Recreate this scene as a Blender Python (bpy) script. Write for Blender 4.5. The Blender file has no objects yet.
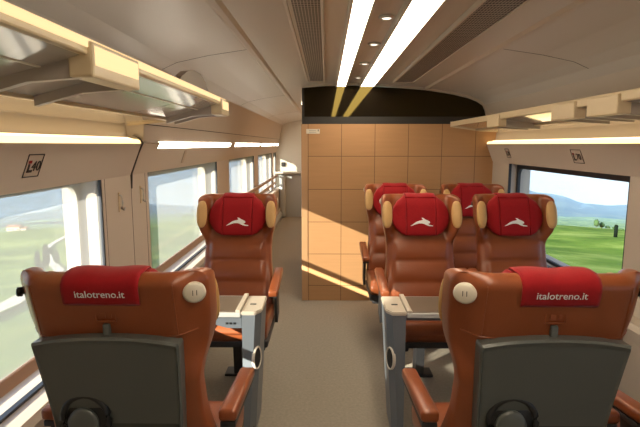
import bpy, bmesh, math, random
from mathutils import Vector, Matrix, noise
random.seed(7)
S = bpy.context.scene
COL = S.collection
PI = math.pi

# ------------------------------------------------------------------ materials
def mat(name, col, rough=.5, metal=0., spec=.5, coat=0., noise_amt=0., nscale=20., bump=0., bscale=200., emit=None, estr=0., sheen=0.):
    m = bpy.data.materials.new(name); m.use_nodes = True
    nt = m.node_tree; b = nt.nodes['Principled BSDF']
    b.inputs['Base Color'].default_value = (*col, 1)
    b.inputs['Roughness'].default_value = rough
    b.inputs['Metallic'].default_value = metal
    b.inputs['Specular IOR Level'].default_value = spec
    b.inputs['Coat Weight'].default_value = coat
    b.inputs['Sheen Weight'].default_value = sheen
    tc = nt.nodes.new('ShaderNodeTexCoord')
    if noise_amt:
        n = nt.nodes.new('ShaderNodeTexNoise'); n.inputs['Scale'].default_value = nscale; n.inputs['Detail'].default_value = 5
        r = nt.nodes.new('ShaderNodeMix'); r.data_type = 'RGBA'
        r.inputs[6].default_value = (*[c*(1-noise_amt) for c in col], 1)
        r.inputs[7].default_value = (*[min(1, c*(1+noise_amt)) for c in col], 1)
        nt.links.new(tc.outputs['Object'], n.inputs['Vector'])
        nt.links.new(n.outputs['Fac'], r.inputs[0]); nt.links.new(r.outputs[2], b.inputs['Base Color'])
    if bump:
        n2 = nt.nodes.new('ShaderNodeTexNoise'); n2.inputs['Scale'].default_value = bscale; n2.inputs['Detail'].default_value = 3
        bp = nt.nodes.new('ShaderNodeBump'); bp.inputs['Strength'].default_value = bump; bp.inputs['Distance'].default_value = .004
        nt.links.new(tc.outputs['Object'], n2.inputs['Vector'])
        nt.links.new(n2.outputs['Fac'], bp.inputs['Height']); nt.links.new(bp.outputs['Normal'], b.inputs['Normal'])
    if emit:
        b.inputs['Emission Color'].default_value = (*emit, 1); b.inputs['Emission Strength'].default_value = estr
    return m

def emis(name, col, s):
    m = bpy.data.materials.new(name); m.use_nodes = True
    nt = m.node_tree; nt.nodes.clear()
    e = nt.nodes.new('ShaderNodeEmission'); e.inputs[0].default_value = (*col, 1); e.inputs[1].default_value = s
    o = nt.nodes.new('ShaderNodeOutputMaterial'); nt.links.new(e.outputs[0], o.inputs[0])
    return m

def glassmat(name, tint=(.97, .99, .98), gloss=.06):
    m = bpy.data.materials.new(name); m.use_nodes = True
    nt = m.node_tree; nt.nodes.clear()
    t = nt.nodes.new('ShaderNodeBsdfTransparent'); t.inputs[0].default_value = (*tint, 1)
    g = nt.nodes.new('ShaderNodeBsdfGlossy'); g.inputs['Roughness'].default_value = .01
    lw = nt.nodes.new('ShaderNodeLayerWeight'); lw.inputs[0].default_value = .5
    pw = nt.nodes.new('ShaderNodeMath'); pw.operation = 'POWER'; pw.inputs[1].default_value = 5
    fr = nt.nodes.new('ShaderNodeMath'); fr.operation = 'MULTIPLY_ADD'; fr.inputs[1].default_value = .5; fr.inputs[2].default_value = .02
    nt.links.new(lw.outputs['Facing'], pw.inputs[0]); nt.links.new(pw.outputs[0], fr.inputs[0])
    mx = nt.nodes.new('ShaderNodeMixShader'); o = nt.nodes.new('ShaderNodeOutputMaterial')
    nt.links.new(fr.outputs[0], mx.inputs[0]); nt.links.new(t.outputs[0], mx.inputs[1]); nt.links.new(g.outputs[0], mx.inputs[2])
    nt.links.new(mx.outputs[0], o.inputs[0])
    return m

def screenmat(name, trans=.42, col=(.30, .30, .295)):
    m = bpy.data.materials.new(name); m.use_nodes = True
    nt = m.node_tree; nt.nodes.clear()
    t = nt.nodes.new('ShaderNodeBsdfTransparent')
    tl = nt.nodes.new('ShaderNodeBsdfTranslucent'); tl.inputs[0].default_value = (*col, 1)
    df = nt.nodes.new('ShaderNodeBsdfDiffuse'); df.inputs[0].default_value = (*col, 1)
    m1 = nt.nodes.new('ShaderNodeMixShader'); m1.inputs[0].default_value = .5
    m2 = nt.nodes.new('ShaderNodeMixShader'); m2.inputs[0].default_value = 1-trans
    o = nt.nodes.new('ShaderNodeOutputMaterial')
    nt.links.new(tl.outputs[0], m1.inputs[1]); nt.links.new(df.outputs[0], m1.inputs[2])
    nt.links.new(t.outputs[0], m2.inputs[1]); nt.links.new(m1.outputs[0], m2.inputs[2])
    nt.links.new(m2.outputs[0], o.inputs[0])
    return m

def tilemat(name, col, size, x0, z0, line=.006):
    """square veneer panels with a thin dark joint, in object x / z"""
    m = mat(name, col, rough=.42, spec=.4)
    nt = m.node_tree; b = nt.nodes['Principled BSDF']
    tc = nt.nodes.new('ShaderNodeTexCoord'); sp = nt.nodes.new('ShaderNodeSeparateXYZ')
    nt.links.new(tc.outputs['Object'], sp.inputs[0])
    def mth(op, a, v):
        n = nt.nodes.new('ShaderNodeMath'); n.operation = op
        if a is not None: nt.links.new(a, n.inputs[0])
        if isinstance(v, (int, float)): n.inputs[1].default_value = v
        else: nt.links.new(v, n.inputs[1])
        return n.outputs[0]
    outs = []
    for ax, o in ((0, x0), (2, z0)):
        s = mth('ADD', sp.outputs[ax], 100*size-o)
        s = mth('MODULO', s, size)
        outs.append(mth('LESS_THAN', s, line))
    mx = mth('MAXIMUM', outs[0], outs[1])
    n = nt.nodes.new('ShaderNodeTexNoise'); n.inputs['Scale'].default_value = 3; n.inputs['Detail'].default_value = 6
    mp = nt.nodes.new('ShaderNodeMapping'); mp.inputs['Scale'].default_value = (1, 1, 14)
    nt.links.new(tc.outputs['Object'], mp.inputs[0]); nt.links.new(mp.outputs[0], n.inputs['Vector'])
    r = nt.nodes.new('ShaderNodeMix'); r.data_type = 'RGBA'
    r.inputs[6].default_value = (*[c*.9 for c in col], 1); r.inputs[7].default_value = (*[c*1.08 for c in col], 1)
    nt.links.new(n.outputs['Fac'], r.inputs[0])
    r2 = nt.nodes.new('ShaderNodeMix'); r2.data_type = 'RGBA'
    r2.inputs[7].default_value = (*[c*.35 for c in col], 1)
    nt.links.new(mx, r2.inputs[0]); nt.links.new(r.outputs[2], r2.inputs[6]); nt.links.new(r2.outputs[2], b.inputs['Base Color'])
    return m

M = dict(
    leather=mat('leather', (.26, .068, .022), .32, spec=.5, noise_amt=.16, nscale=9, bump=.12, bscale=160),
    leather_tan=mat('leather_tan', (.60, .36, .14), .5, noise_amt=.08, nscale=14),
    red=mat('red_fabric', (.31, .007, .011), .8, spec=.2, noise_amt=.12, nscale=60, bump=.15, bscale=400, sheen=.1),
    white=mat('white_print', (.85, .85, .83), .6),
    shell=mat('dark_shell', (.045, .051, .047), .6, noise_amt=.1, nscale=40),
    shell_rim=mat('shell_rim', (.10, .11, .105), .32),
    black=mat('black_plastic', (.015, .016, .017), .4),
    frame=mat('seat_frame', (.03, .03, .033), .5),
    number=mat('number_disc', (.66, .60, .50), .4),
    console=mat('console_grey', (.15, .172, .20), .38, spec=.5),
    console_top=mat('console_top', (.58, .52, .43), .4),
    table=mat('table_wood', (.155, .12, .088), .35, noise_amt=.12, nscale=12),
    table_edge=mat('table_edge', (.50, .51, .50), .35),
    wall=mat('wall_panel', (.55, .475, .40), .45, noise_amt=.03, nscale=3),
    wall_low=mat('wall_low', (.46, .37, .28), .5, noise_amt=.04, nscale=5),
    reveal=mat('reveal', (.62, .58, .52), .5),
    ceil=mat('ceiling_panel', (.58, .53, .48), .30, spec=.5),
    ceil_mid=mat('ceiling_mid', (.62, .56, .50), .45),
    grille=mat('grille_metal', (.36, .33, .30), .45),
    dark=mat('dark_gap', (.02, .018, .016), .6),
    floor=mat('carpet', (.32, .285, .235), .95, spec=.1, noise_amt=.22, nscale=55, bump=.3, bscale=300),
    part=tilemat('veneer_tiles', (.46, .25, .115), .3475, -.479, .165),
    part_edge=mat('veneer_edge', (.46, .26, .13), .45),
    rack=mat('rack_glass_shelf', (.50, .46, .43), .12, spec=.8, coat=.5),
    rack_rail=mat('rack_rail', (.62, .50, .33), .35),
    rack_dark=mat('rack_bracket', (.36, .32, .29), .35),
    strip=emis('strip_light', (1, .84, .62), 15.0),
    strip2=emis('cove_light', (1, .72, .32), 2.6),
    wstrip=emis('window_strip_light', (1, .90, .74), 15.0),
    added_uplight=emis('added_uplight', (1, .88, .74), 6.5),  # added glow on top of the rack, lifts the ceiling
    cove_up=emis('cove_up', (1, .74, .40), 3.2),
    divider=mat('divider_brown', (.17, .12, .08), .4),
    added_uplight_dim=emis('added_uplight_dim', (1, .84, .66), 2.5),  # weaker added glow for the unlit rack
    rail_glow=emis('rail_glow', (1, .72, .36), 1.3),
    spot=emis('spot', (1, .9, .75), 3),
    glass=glassmat('window_glass'),
    screen=screenmat('sun_screen'),
    blindbar=mat('blind_bar', (.36, .22, .15), .45),
    metal=mat('metal', (.55, .55, .55), .3, metal=1),
    gasket=mat('gasket', (.02, .025, .035), .5),
    greywall=mat('grey_wall', (.42, .44, .44), .4),
    whitep=mat('white_panel', (.72, .68, .60), .5),
    trunk=mat('bark', (.08, .05, .03), .9),
    leaf=mat('cypress_leaf', (.006, .010, .007), 1, spec=0, noise_amt=.4, nscale=2),
    leaf2=mat('tree_leaf', (.035, .075, .02), .9, noise_amt=.4, nscale=2),
    stone=mat('farm_wall', (.50, .42, .34), .9), roof=mat('farm_roof', (.30, .15, .09), .9),
    road=mat('road_dust', (.62, .56, .46), .95),
)
# dark reflecting transom glass
m = bpy.data.materials.new('transom_glass'); m.use_nodes = True
nt = m.node_tree; nt.nodes.clear()
d = nt.nodes.new('ShaderNodeBsdfDiffuse'); d.inputs[0].default_value = (.012, .009, .006, 1)
g = nt.nodes.new('ShaderNodeBsdfGlossy'); g.inputs[0].default_value = (.62, .48, .14, 1); g.inputs['Roughness'].default_value = .03
mx = nt.nodes.new('ShaderNodeMixShader'); mx.inputs[0].default_value = .05; o_ = nt.nodes.new('ShaderNodeOutputMaterial')
nt.links.new(d.outputs[0], mx.inputs[1]); nt.links.new(g.outputs[0], mx.inputs[2]); nt.links.new(mx.outputs[0], o_.inputs[0])
M['transom'] = m
# perforated grille: holes from a regular grid
m = mat('perforated_grille', (.40, .36, .32), .45)
nt = m.node_tree; b = nt.nodes['Principled BSDF']
tc = nt.nodes.new('ShaderNodeTexCoord'); mp = nt.nodes.new('ShaderNodeMapping'); mp.inputs['Scale'].default_value = (70, 28, 1)
br = nt.nodes.new('ShaderNodeTexBrick'); br.offset = 0
br.inputs['Scale'].default_value = 1; br.inputs['Mortar Size'].default_value = .13
br.inputs['Brick Width'].default_value = 1; br.inputs['Row Height'].default_value = 1
br.inputs['Color1'].default_value = (.02, .017, .014, 1); br.inputs['Color2'].default_value = (.022, .018, .014, 1); br.inputs['Mortar'].default_value = (.42, .38, .34, 1)
nt.links.new(tc.outputs['Object'], mp.inputs[0]); nt.links.new(mp.outputs[0], br.inputs['Vector']); nt.links.new(br.outputs['Color'], b.inputs['Base Color'])
M['perf'] = m

# ------------------------------------------------------------------ mesh helpers
def obj(name, bm, material, parent=None, smooth=False, loc=None):
    bmesh.ops.recalc_face_normals(bm, faces=bm.faces)
    me = bpy.data.meshes.new(name); bm.to_mesh(me); bm.free()
    if smooth:
        for p in me.polygons: p.use_smooth = True
    me.materials.append(M[material] if isinstance(material, str) else material)
    o = bpy.data.objects.new(name, me); COL.objects.link(o)
    if parent: o.parent = parent
    if loc: o.location = loc
    return o
def thing(name, label, cat, loc=(0, 0, 0), rotz=0, group=None):
    o = bpy.data.objects.new(name, None); COL.objects.link(o)
    o.empty_display_size = .1
    o.location = loc; o.rotation_euler = (0, 0, rotz); tag(o, label, cat, group); return o
def tag(o, label, cat, group=None, kind=None):
    o['label'] = label; o['category'] = cat
    if group: o['group'] = group
    if kind: o['kind'] = kind
    return o
def struct(name, bm, m, parent=None, smooth=False):
    o = obj(name, bm, m, parent, smooth)
    if not parent: o['kind'] = 'structure'
    return o
def box(bm, x0, x1, y0, y1, z0, z1, bev=0., seg=2):
    t = bmesh.new()
    bmesh.ops.create_cube(t, size=1)
    for v in t.verts:
        v.co = Vector(((x0+x1)/2+v.co.x*(x1-x0), (y0+y1)/2+v.co.y*(y1-y0), (z0+z1)/2+v.co.z*(z1-z0)))
    if bev: bmesh.ops.bevel(t, geom=t.edges[:], offset=bev, segments=seg, profile=.5, affect='EDGES')
    merge(bm, t); return bm
def merge(bm, t):
    me = bpy.data.meshes.new('t'); t.to_mesh(me); t.free(); bm.from_mesh(me); bpy.data.meshes.remove(me)
def loft(bm, rings, caps=True, closed=True):
    vs = [[bm.verts.new(p) for p in r] for r in rings]
    n = len(rings[0])
    for a, b in zip(vs, vs[1:]):
        for i in range(n if closed else n-1):
            j = (i+1) % n
            bm.faces.new((a[i], a[j], b[j], b[i]))
    if caps:
        bm.faces.new(vs[0]); bm.faces.new(list(reversed(vs[-1])))
    return bm
def prism_y(bm, poly, y0, y1):
    return loft(bm, [[(x, y0, z) for x, z in poly], [(x, y1, z) for x, z in poly]])
def prism_x(bm, poly, x0, x1):
    return loft(bm, [[(x0, y, z) for y, z in poly], [(x1, y, z) for y, z in poly]])
def prism_z(bm, poly, z0, z1, top=None):
    return loft(bm, [[(x, y, z0) for x, y in poly], [(x, y, z1) for x, y in (top or poly)]])
def spow(v, e): return math.copysign(abs(v)**e, v)
def soft(bm, c, h, e=.35, nu=24, nv=12):
    rings = []
    for j in range(1, nv):
        v = -PI/2+PI*j/nv
        rings.append([(c[0]+h[0]*spow(math.cos(v), e)*spow(math.cos(2*PI*i/nu), e),
                       c[1]+h[1]*spow(math.cos(v), e)*spow(math.sin(2*PI*i/nu), e),
                       c[2]+h[2]*spow(math.sin(v), e)) for i in range(nu)])
    return loft(bm, rings)
def tube(bm, pts, r, n=10):
    pts = [Vector(p) for p in pts]; rings = []
    for i, p in enumerate(pts):
        d = (pts[min(i+1, len(pts)-1)]-pts[max(i-1, 0)]).normalized()
        a = d.cross(Vector((0, 0, 1)));
        if a.length < .01: a = d.cross(Vector((1, 0, 0)))
        a.normalize(); b = d.cross(a)
        rings.append([p+a*(r*math.cos(2*PI*k/n))+b*(r*math.sin(2*PI*k/n)) for k in range(n)])
    return loft(bm, rings)
def disc_y(bm, c, rx, rz, y0, y1, n=28, bev=.004):
    cx, cz = c
    def ring(k, y): return [(cx+(rx-k)*math.cos(2*PI*i/n), y, cz+(rz-k)*math.sin(2*PI*i/n)) for i in range(n)]
    return loft(bm, [ring(0, y0), ring(0, y1-(y1-y0)*.3), ring(bev, y1)])
def lerp(t, xs, ys):
    if t <= xs[0]: return ys[0]
    for i in range(1, len(xs)):
        if t <= xs[i]:
            u = (t-xs[i-1])/(xs[i]-xs[i-1]); return ys[i-1]+(ys[i]-ys[i-1])*u
    return ys[-1]
def sst(a, b, x):
    t = max(0, min(1, (x-a)/(b-a))); return t*t*(3-2*t)
def textmesh(txt, size, depth=.001):
    c = bpy.data.curves.new('t', 'FONT'); c.body = txt; c.size = size; c.extrude = depth; c.align_x = 'CENTER'; c.align_y = 'CENTER'; c.resolution_u = 4
    o = bpy.data.objects.new('t', c); COL.objects.link(o)
    me = bpy.data.meshes.new_from_object(o)
    bpy.data.objects.remove(o); bpy.data.curves.remove(c)
    bm = bmesh.new(); bm.from_mesh(me); bpy.data.meshes.remove(me)
    return bm

# ------------------------------------------------------------------ the room
YB, YD, YE = -1.7, 5.26, 11.7          # behind the camera, partition, corridor end
bm = bmesh.new(); box(bm, -1.66, 1.66, YB-.1, YE+.1, -.08, 0); struct('floor', bm, 'floor')

half = [(0, 2.30), (.30, 2.288), (.53, 2.268), (.73, 2.25), (1.0, 2.21), (1.19, 2.17), (1.28, 2.13), (1.335, 2.08)]
prof = [(-x, z) for x, z in reversed(half)] + half[1:]
bm = bmesh.new()
prism_y(bm, prof+[(1.335, 2.5), (-1.335, 2.5)], YB-.1, YE+.1)
struct('ceiling', bm, 'ceil', smooth=False)
# shallow ribs at the edge of the middle ceiling band, and the joints between ceiling panels
n_trim = [0]
def trim(bm, m, smooth=False):
    n_trim[0] += 1
    return struct('trim_%d' % n_trim[0], bm, m, smooth=smooth)
for s in (-1, 1):
    bm = bmesh.new(); prism_y(bm, [(s*.70, 2.262), (s*.725, 2.236), (s*.75, 2.234), (s*.79, 2.256)], YB, YE if s < 0 else YD); trim(bm, 'ceil_mid')
    bm = bmesh.new()
    pp = [(s*x, z-.003) for x, z in half if .73 <= x <= 1.3]
    for y in (1.2, 3.1) + ((5.9, 8.7) if s < 0 else ()):
        loft(bm, [[(x, y-.002, z+.002) for x, z in pp]+[(x, y-.002, z+.01) for x, z in reversed(pp)], [(x, y+.003, z+.002) for x, z in pp]+[(x, y+.003, z+.01) for x, z in reversed(pp)]])
    trim(bm, 'dark')

LW = [(1.22, 2.57), (3.24, 5.33), (5.99, 8.09), (8.58, 10.75), (11.05, 11.62)]
RW = [(-1.3, .35), (.75, 2.2), (2.88, 4.80)]
def upper_poly(s):
    p = [(1.45, 1.50), (1.375, 1.685), (1.395, 1.70), (1.465, 1.72), (1.475, 1.80), (1.44, 1.93), (1.335, 2.08), (1.335, 2.5), (1.66, 2.5), (1.66, 1.50)]
    return [(s*x, z) for x, z in p]
def wall(name, s, wins, y0, y1, zs):
    bm = bmesh.new()
    lo = [(1.355, zs-.03), (1.37, zs), (1.66, zs), (1.66, 0), (1.34, 0), (1.34, .22), (1.37, .24), (1.37, zs-.10)]
    prism_y(bm, [(s*x, z) for x, z in lo], y0, y1)
    prism_y(bm, upper_poly(s), y0, y1)
    edges = [y0]+[e for w in wins for e in w]+[y1]
    for a, b in zip(edges[::2], edges[1::2]):
        xs = sorted((s*1.45, s*1.66)); box(bm, xs[0], xs[1], a, b, zs, 1.5)
    return struct(name, bm, 'wall')
wall('wall_left', -1, LW, YB, YE, .69)
wall('wall_right', 1, RW, YB, YD+.08, .72)
def window(n, s, a, b, zs, xg, border, screen):
    bm = bmesh.new()
    xs = sorted((s*(xg-.006), s*xg)); box(bm, xs[0], xs[1], a, b, zs, 1.5)
    w = struct('window_%d' % n, bm, 'glass')
    # frame with rounded inner corners
    bm = bmesh.new()
    r = .07; q = border; pts_o, pts_i = [], []
    for cy, cz, a0 in ((b-q-r, 1.5-q-r, 0), (a+q+r, 1.5-q-r, 90), (a+q+r, zs+q*.5+r, 180), (b-q-r, zs+q*.5+r, 270)):
        for k in range(7):
            t = math.radians(a0+15*k); pts_i.append((cy+r*math.cos(t), cz+r*math.sin(t)))
            dy, dz = math.cos(t), math.sin(t); f = 1/max(abs(dy), abs(dz))
            oy = b if a0 in (0, 270) else a; oz = 1.5 if a0 in (0, 90) else zs
            pts_o.append((oy, oz) if k == 3 else ((oy, cz+r*dz) if abs(dy) > abs(dz) else (cy+r*dy, oz)))
    x0, x1 = s*(xg-.03), s*(xg-.008)
    loft(bm, [[(x0, y, z) for y, z in pts_i], [(x0, y, z) for y, z in pts_o], [(x1, y, z) for y, z in pts_o], [(x1, y, z) for y, z in pts_i], [(x0, y, z) for y, z in pts_i]], caps=False)
    obj('window_frame', bm, 'reveal' if s < 0 else 'gasket', w)
    bm = bmesh.new()   # gasket round the room side of the opening
    for (y0, y1, z0, z1) in ((a, a+.012, zs, 1.5), (b-.012, b, zs, 1.5), (a, b, zs, zs+.012)):
        xx = sorted((s*1.452, s*1.475)); box(bm, xx[0], xx[1], y0, y1, z0, z1)
    obj('gasket', bm, 'gasket', w)
    return w
wn = 0
for i, (a, b) in enumerate(LW):
    wn += 1; window(wn, -1, a, b, .69, 1.60, .05 if i else .03, True)
for i, (a, b) in enumerate(RW):
    wn += 1; window(wn, 1, a, b, .72, 1.56, .045, False)

# sun screens on the sunny side, drawn down to just above the sill
blind_names = ['',
               'translucent sun screen on the second window, beside the single seat facing us',
               'translucent sun screen on the third window, behind the single seat facing us',
               'translucent sun screen on the fourth window, down the corridor',
               'narrow translucent sun screen on the last window before the corridor end']
blind_names[0] = 'translucent sun screen on the nearest window, left of the seat with its back to us'
for i, (a, b) in enumerate(LW):
    t = thing('sun_screen', blind_names[i], 'blind', (-1.462, (a+b)/2, .79), 0, 'sun screens on the sunny side windows')
    h = (b-a)/2-.016
    bm = bmesh.new(); v = [bm.verts.new(p) for p in ((0, -h, .03), (0, h, .03), (0, h, .708), (0, -h, .708))]; bm.faces.new(v)
    obj('screen_fabric', bm, 'screen', t)
    bm = bmesh.new(); box(bm, -.010, .012, -h, h, -.01, .045, .005); obj('bottom_bar', bm, 'blindbar', t)

# partition: tiled veneer below, dark glass above; and the closet side along the corridor
bm = bmesh.new()
prism_y(bm, [(-.54, 0), (1.60, 0), (1.60, 1.89), (-.54, 1.89)], YD, YD+.08)
struct('wall_partition', bm, 'part')
bm = bmesh.new(); box(bm, -.54, -.46, YD+.08, YE, 0, 2.3); struct('wall_corridor', bm, 'part_edge')
bm = bmesh.new(); box(bm, -.548, -.482, YD-.004, YD+.09, 0, 1.888, .004); trim(bm, 'part_edge')
bm = bmesh.new(); prism_y(bm, [(-.54, 1.89), (1.40, 1.89), (1.37, 1.98), (1.325, 2.075), (1.26, 2.115), (1.17, 2.15), (1.0, 2.19), (.73, 2.232), (.53, 2.25), (0, 2.28), (-.3, 2.274), (-.54, 2.255)], YD+.01, YD+.07)
w = struct('window_9', bm, 'transom')
bm = bmesh.new()   # cream cove framing the dark glass
arc = [(1.37, 1.93), (1.345, 2.02), (1.32, 2.075), (1.26, 2.115), (1.17, 2.15), (1.0, 2.19), (.73, 2.232), (.3, 2.268), (0, 2.28), (-.3, 2.274), (-.54, 2.255)]
out = [(x*1.03+.01, z+.028) for x, z in arc]
loft(bm, [[(x, YD-.03, z), (x, YD+.01, z), (ox, YD+.01, oz), (ox, YD-.03, oz)] for (x, z), (ox, oz) in zip(arc, out)])
trim(bm, 'wall')
bm = bmesh.new(); box(bm, -.54, 1.36, YD+.002, YD+.02, 1.89, 1.965); box(bm, -.54, -.515, YD+.002, YD+.02, 1.96, 2.25); trim(bm, 'dark')
# end of the corridor
bm = bmesh.new(); box(bm, -1.66, -.46, YE, YE+.1, 0, 2.4); struct('wall_end', bm, 'whitep')
bm = bmesh.new(); box(bm, -1.37, -.54, YE-.10, YE, .0, .98); box(bm, -1.36, -1.22, YE-.3, YE, 0, .97, .05); trim(bm, 'greywall')
bm = bmesh.new(); box(bm, -1.45, -.54, YE-.28, YE, 1.02, 1.06, .01); box(bm, -1.45, -.54, YE-.02, YE, 1.66, 1.68); trim(bm, 'whitep')
bm = bmesh.new(); box(bm, -1.66, 1.66, YB-.1, YB, 0, 2.5); struct('wall_rear', bm, 'wall')
# heater ledge along the floor, both sides
bm = bmesh.new(); prism_y(bm, [(-1.30, 0), (-1.285, .10), (-1.32, .15), (-1.37, .16), (-1.37, 0)], YB, YE); trim(bm, 'greywall')
bm = bmesh.new(); prism_y(bm, [(1.30, 0), (1.285, .10), (1.32, .15), (1.37, .16), (1.37, 0)], YB, YD); trim(bm, 'greywall')
# smooth upper side panel over the far left windows
bm = bmesh.new()
prism_y(bm, [(-1.29, 2.12), (-1.325, 1.99), (-1.365, 1.80), (-1.372, 1.70), (-1.385, 1.69), (-1.475, 1.70), (-1.475, 2.0), (-1.34, 2.15)], 2.98, YE); trim(bm, 'wall')
bm = bmesh.new()   # seams
prism_y(bm, [(-1.362, 1.797), (-1.364, 1.802), (-1.368, 1.802), (-1.368, 1.797)], 2.98, YE)
trim(bm, 'dark')
bm = bmesh.new()   # dark joint line where the near panel ends
pl = [(-1.452, 1.42), (-1.447, 1.51), (-1.40, 1.63), (-1.371, 1.69), (-1.395, 1.72), (-1.43, 1.735)]
loft(bm, [[(x, 2.955, z), (x+.004, 2.955, z), (x+.004, 2.975, z), (x, 2.975, z)] for x, z in pl]); trim(bm, 'dark')
# pillar joints
bm = bmesh.new()
for y in (2.955, 2.60, 3.19): box(bm, -1.4515, -1.449, y, y+.003, .70, 1.5)
box(bm, 1.448, 1.4515, 2.55, 2.558, .73, 1.5)
trim(bm, 'dark')

# ------------------------------------------------------------------ lamps that are part of the coach, plus an added corridor strip
for x0, x1, lab in ((-.178, -.095, 'long warm ceiling light strip on the window-seat side of the spotlights'), (.062, .192, 'long warm ceiling light strip, the wider of the pair')):
    t = thing('ceiling_light', lab, 'light', ((x0+x1)/2, 2.2, 2.285), 0, 'ceiling light strips')
    h = (x1-x0)/2
    y1 = YD-.03-2.2
    bm = bmesh.new(); box(bm, -h, h, -.4-2.2, y1, -.019, -.012, .003); obj('diffuser', bm, 'strip', t)
    bm = bmesh.new()
    for sx in (-h-.012, h): box(bm, sx, sx+.012, -.4-2.2, y1, -.024, .012)
    obj('housing', bm, 'ceil_mid', t)
t = thing('ceiling_light', 'narrow light strip added to brighten the corridor, hidden behind the tiled partition', 'light', (-.61, 9.2, 2.255), 0, 'ceiling light strips')
bm = bmesh.new(); box(bm, -.022, .022, -2.1, 2.2, -.019, -.012, .003); obj('diffuser', bm, 'strip', t)  # extra lamp placed out of view to lighten the corridor
for sx in (-.034, .022):
    bm = bmesh.new(); box(bm, sx, sx+.012, -2.1, 2.2, -.024, .012); obj('housing', bm, 'ceil_mid', t)
ys = [2.55, 3.2, 3.95, 4.75]
wh = ['between the light strips, nearest of the four clearly seen', 'between the light strips, second from the camera', 'between the light strips, third from the camera', 'between the light strips, closest to the dark glass']
for y, lb in zip(ys, wh):
    t = thing('ceiling_spotlight', 'small round white ceiling spotlight '+lb, 'light', (.005, y, 2.299), 0, 'ceiling spotlights')
    def dr(r, z, n=20): return [(r*math.cos(2*PI*i/n), r*math.sin(2*PI*i/n), z) for i in range(n)]
    bm = bmesh.new(); loft(bm, [dr(.04, 0), dr(.04, -.008), dr(.028, -.013), dr(.026, -.006)]); obj('ring', bm, 'whitep', t, True)
    bm = bmesh.new(); loft(bm, [dr(.026, -.006), dr(.02, -.010)]); obj('lens', bm, 'spot', t)
for x0, x1, lab in ((-.455, -.315, 'dark perforated air grille in the ceiling above the aisle side of the single seats'), (.36, .53, 'dark perforated air grille in the ceiling above the paired seats')):
    t = thing('air_grille', lab, 'grille', ((x0+x1)/2, 2, 2.27), 0, 'ceiling air grilles')
    h = (x1-x0)/2; zz = .012 if x0 < 0 else .0
    bm = bmesh.new(); box(bm, -h, h, YB-1.8, 2.85, zz-.006, zz+.004); obj('perforated_panel', bm, 'perf', t)
    bm = bmesh.new()
    for sx in (-h-.015, h): box(bm, sx, sx+.015, YB-1.8, 2.88, zz-.014, zz+.012, .003)
    box(bm, -h, h, 2.85, 2.88, zz-.014, zz+.012); obj('frame', bm, 'ceil_mid', t)
# long cove light lips above the windows
def cove(s, y0, y1, lab):
    t = thing('cove_light', lab, 'light', (0, 0, 0), 0, 'cove lights under the racks')
    bm = bmesh.new(); p = [(1.374, 1.686), (1.376, 1.704), (1.398, 1.712), (1.398, 1.698)]
    prism_y(bm, [(s*x, z) for x, z in p], y0, y1)
    obj('front_lens', bm, 'strip2', t)
    bm = bmesh.new(); prism_y(bm, [(s*x, z) for x, z in ((1.402, 1.703), (1.45, 1.717), (1.45, 1.722), (1.402, 1.709))], y0, y1); obj('upper_lens', bm, 'cove_up', t)
    return t
cove(-1, YB, 2.94, 'warm cove light line above the nearest hazy window under the rack')
cove(1, YB, YD-.02, 'warm cove light line above the clear window on the paired seat side')
segs = [(3.25, 5.75), (6.0, 8.3), (8.5, 10.3), (10.45, 11.5)]
lb = ['longest bright light panel above the second window', 'bright light panel above the third window behind the single seat', 'bright light panel above the fourth window', 'short bright light panel above the last window by the corridor end']
for (a, b), l in zip(segs, lb):
    t = thing('window_light', l, 'light', (-1.375, (a+b)/2, 1.68), 0, 'light panels above the far windows')
    h = (b-a)/2
    bm = bmesh.new(); prism_y(bm, [(.008, .012), (-.012, -.026), (-.03, -.028), (-.03, .012)], -h+.02, h-.02); obj('diffuser', bm, 'wstrip', t)
    bm = bmesh.new()
    for q in (-h, h-.02):
        bm = bmesh.new(); prism_y(bm, [(.009, .013), (-.011, -.028), (-.03, -.03), (-.03, .013)], q, q+.02)
        obj('end_cap', bm, 'wall', t)

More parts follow.
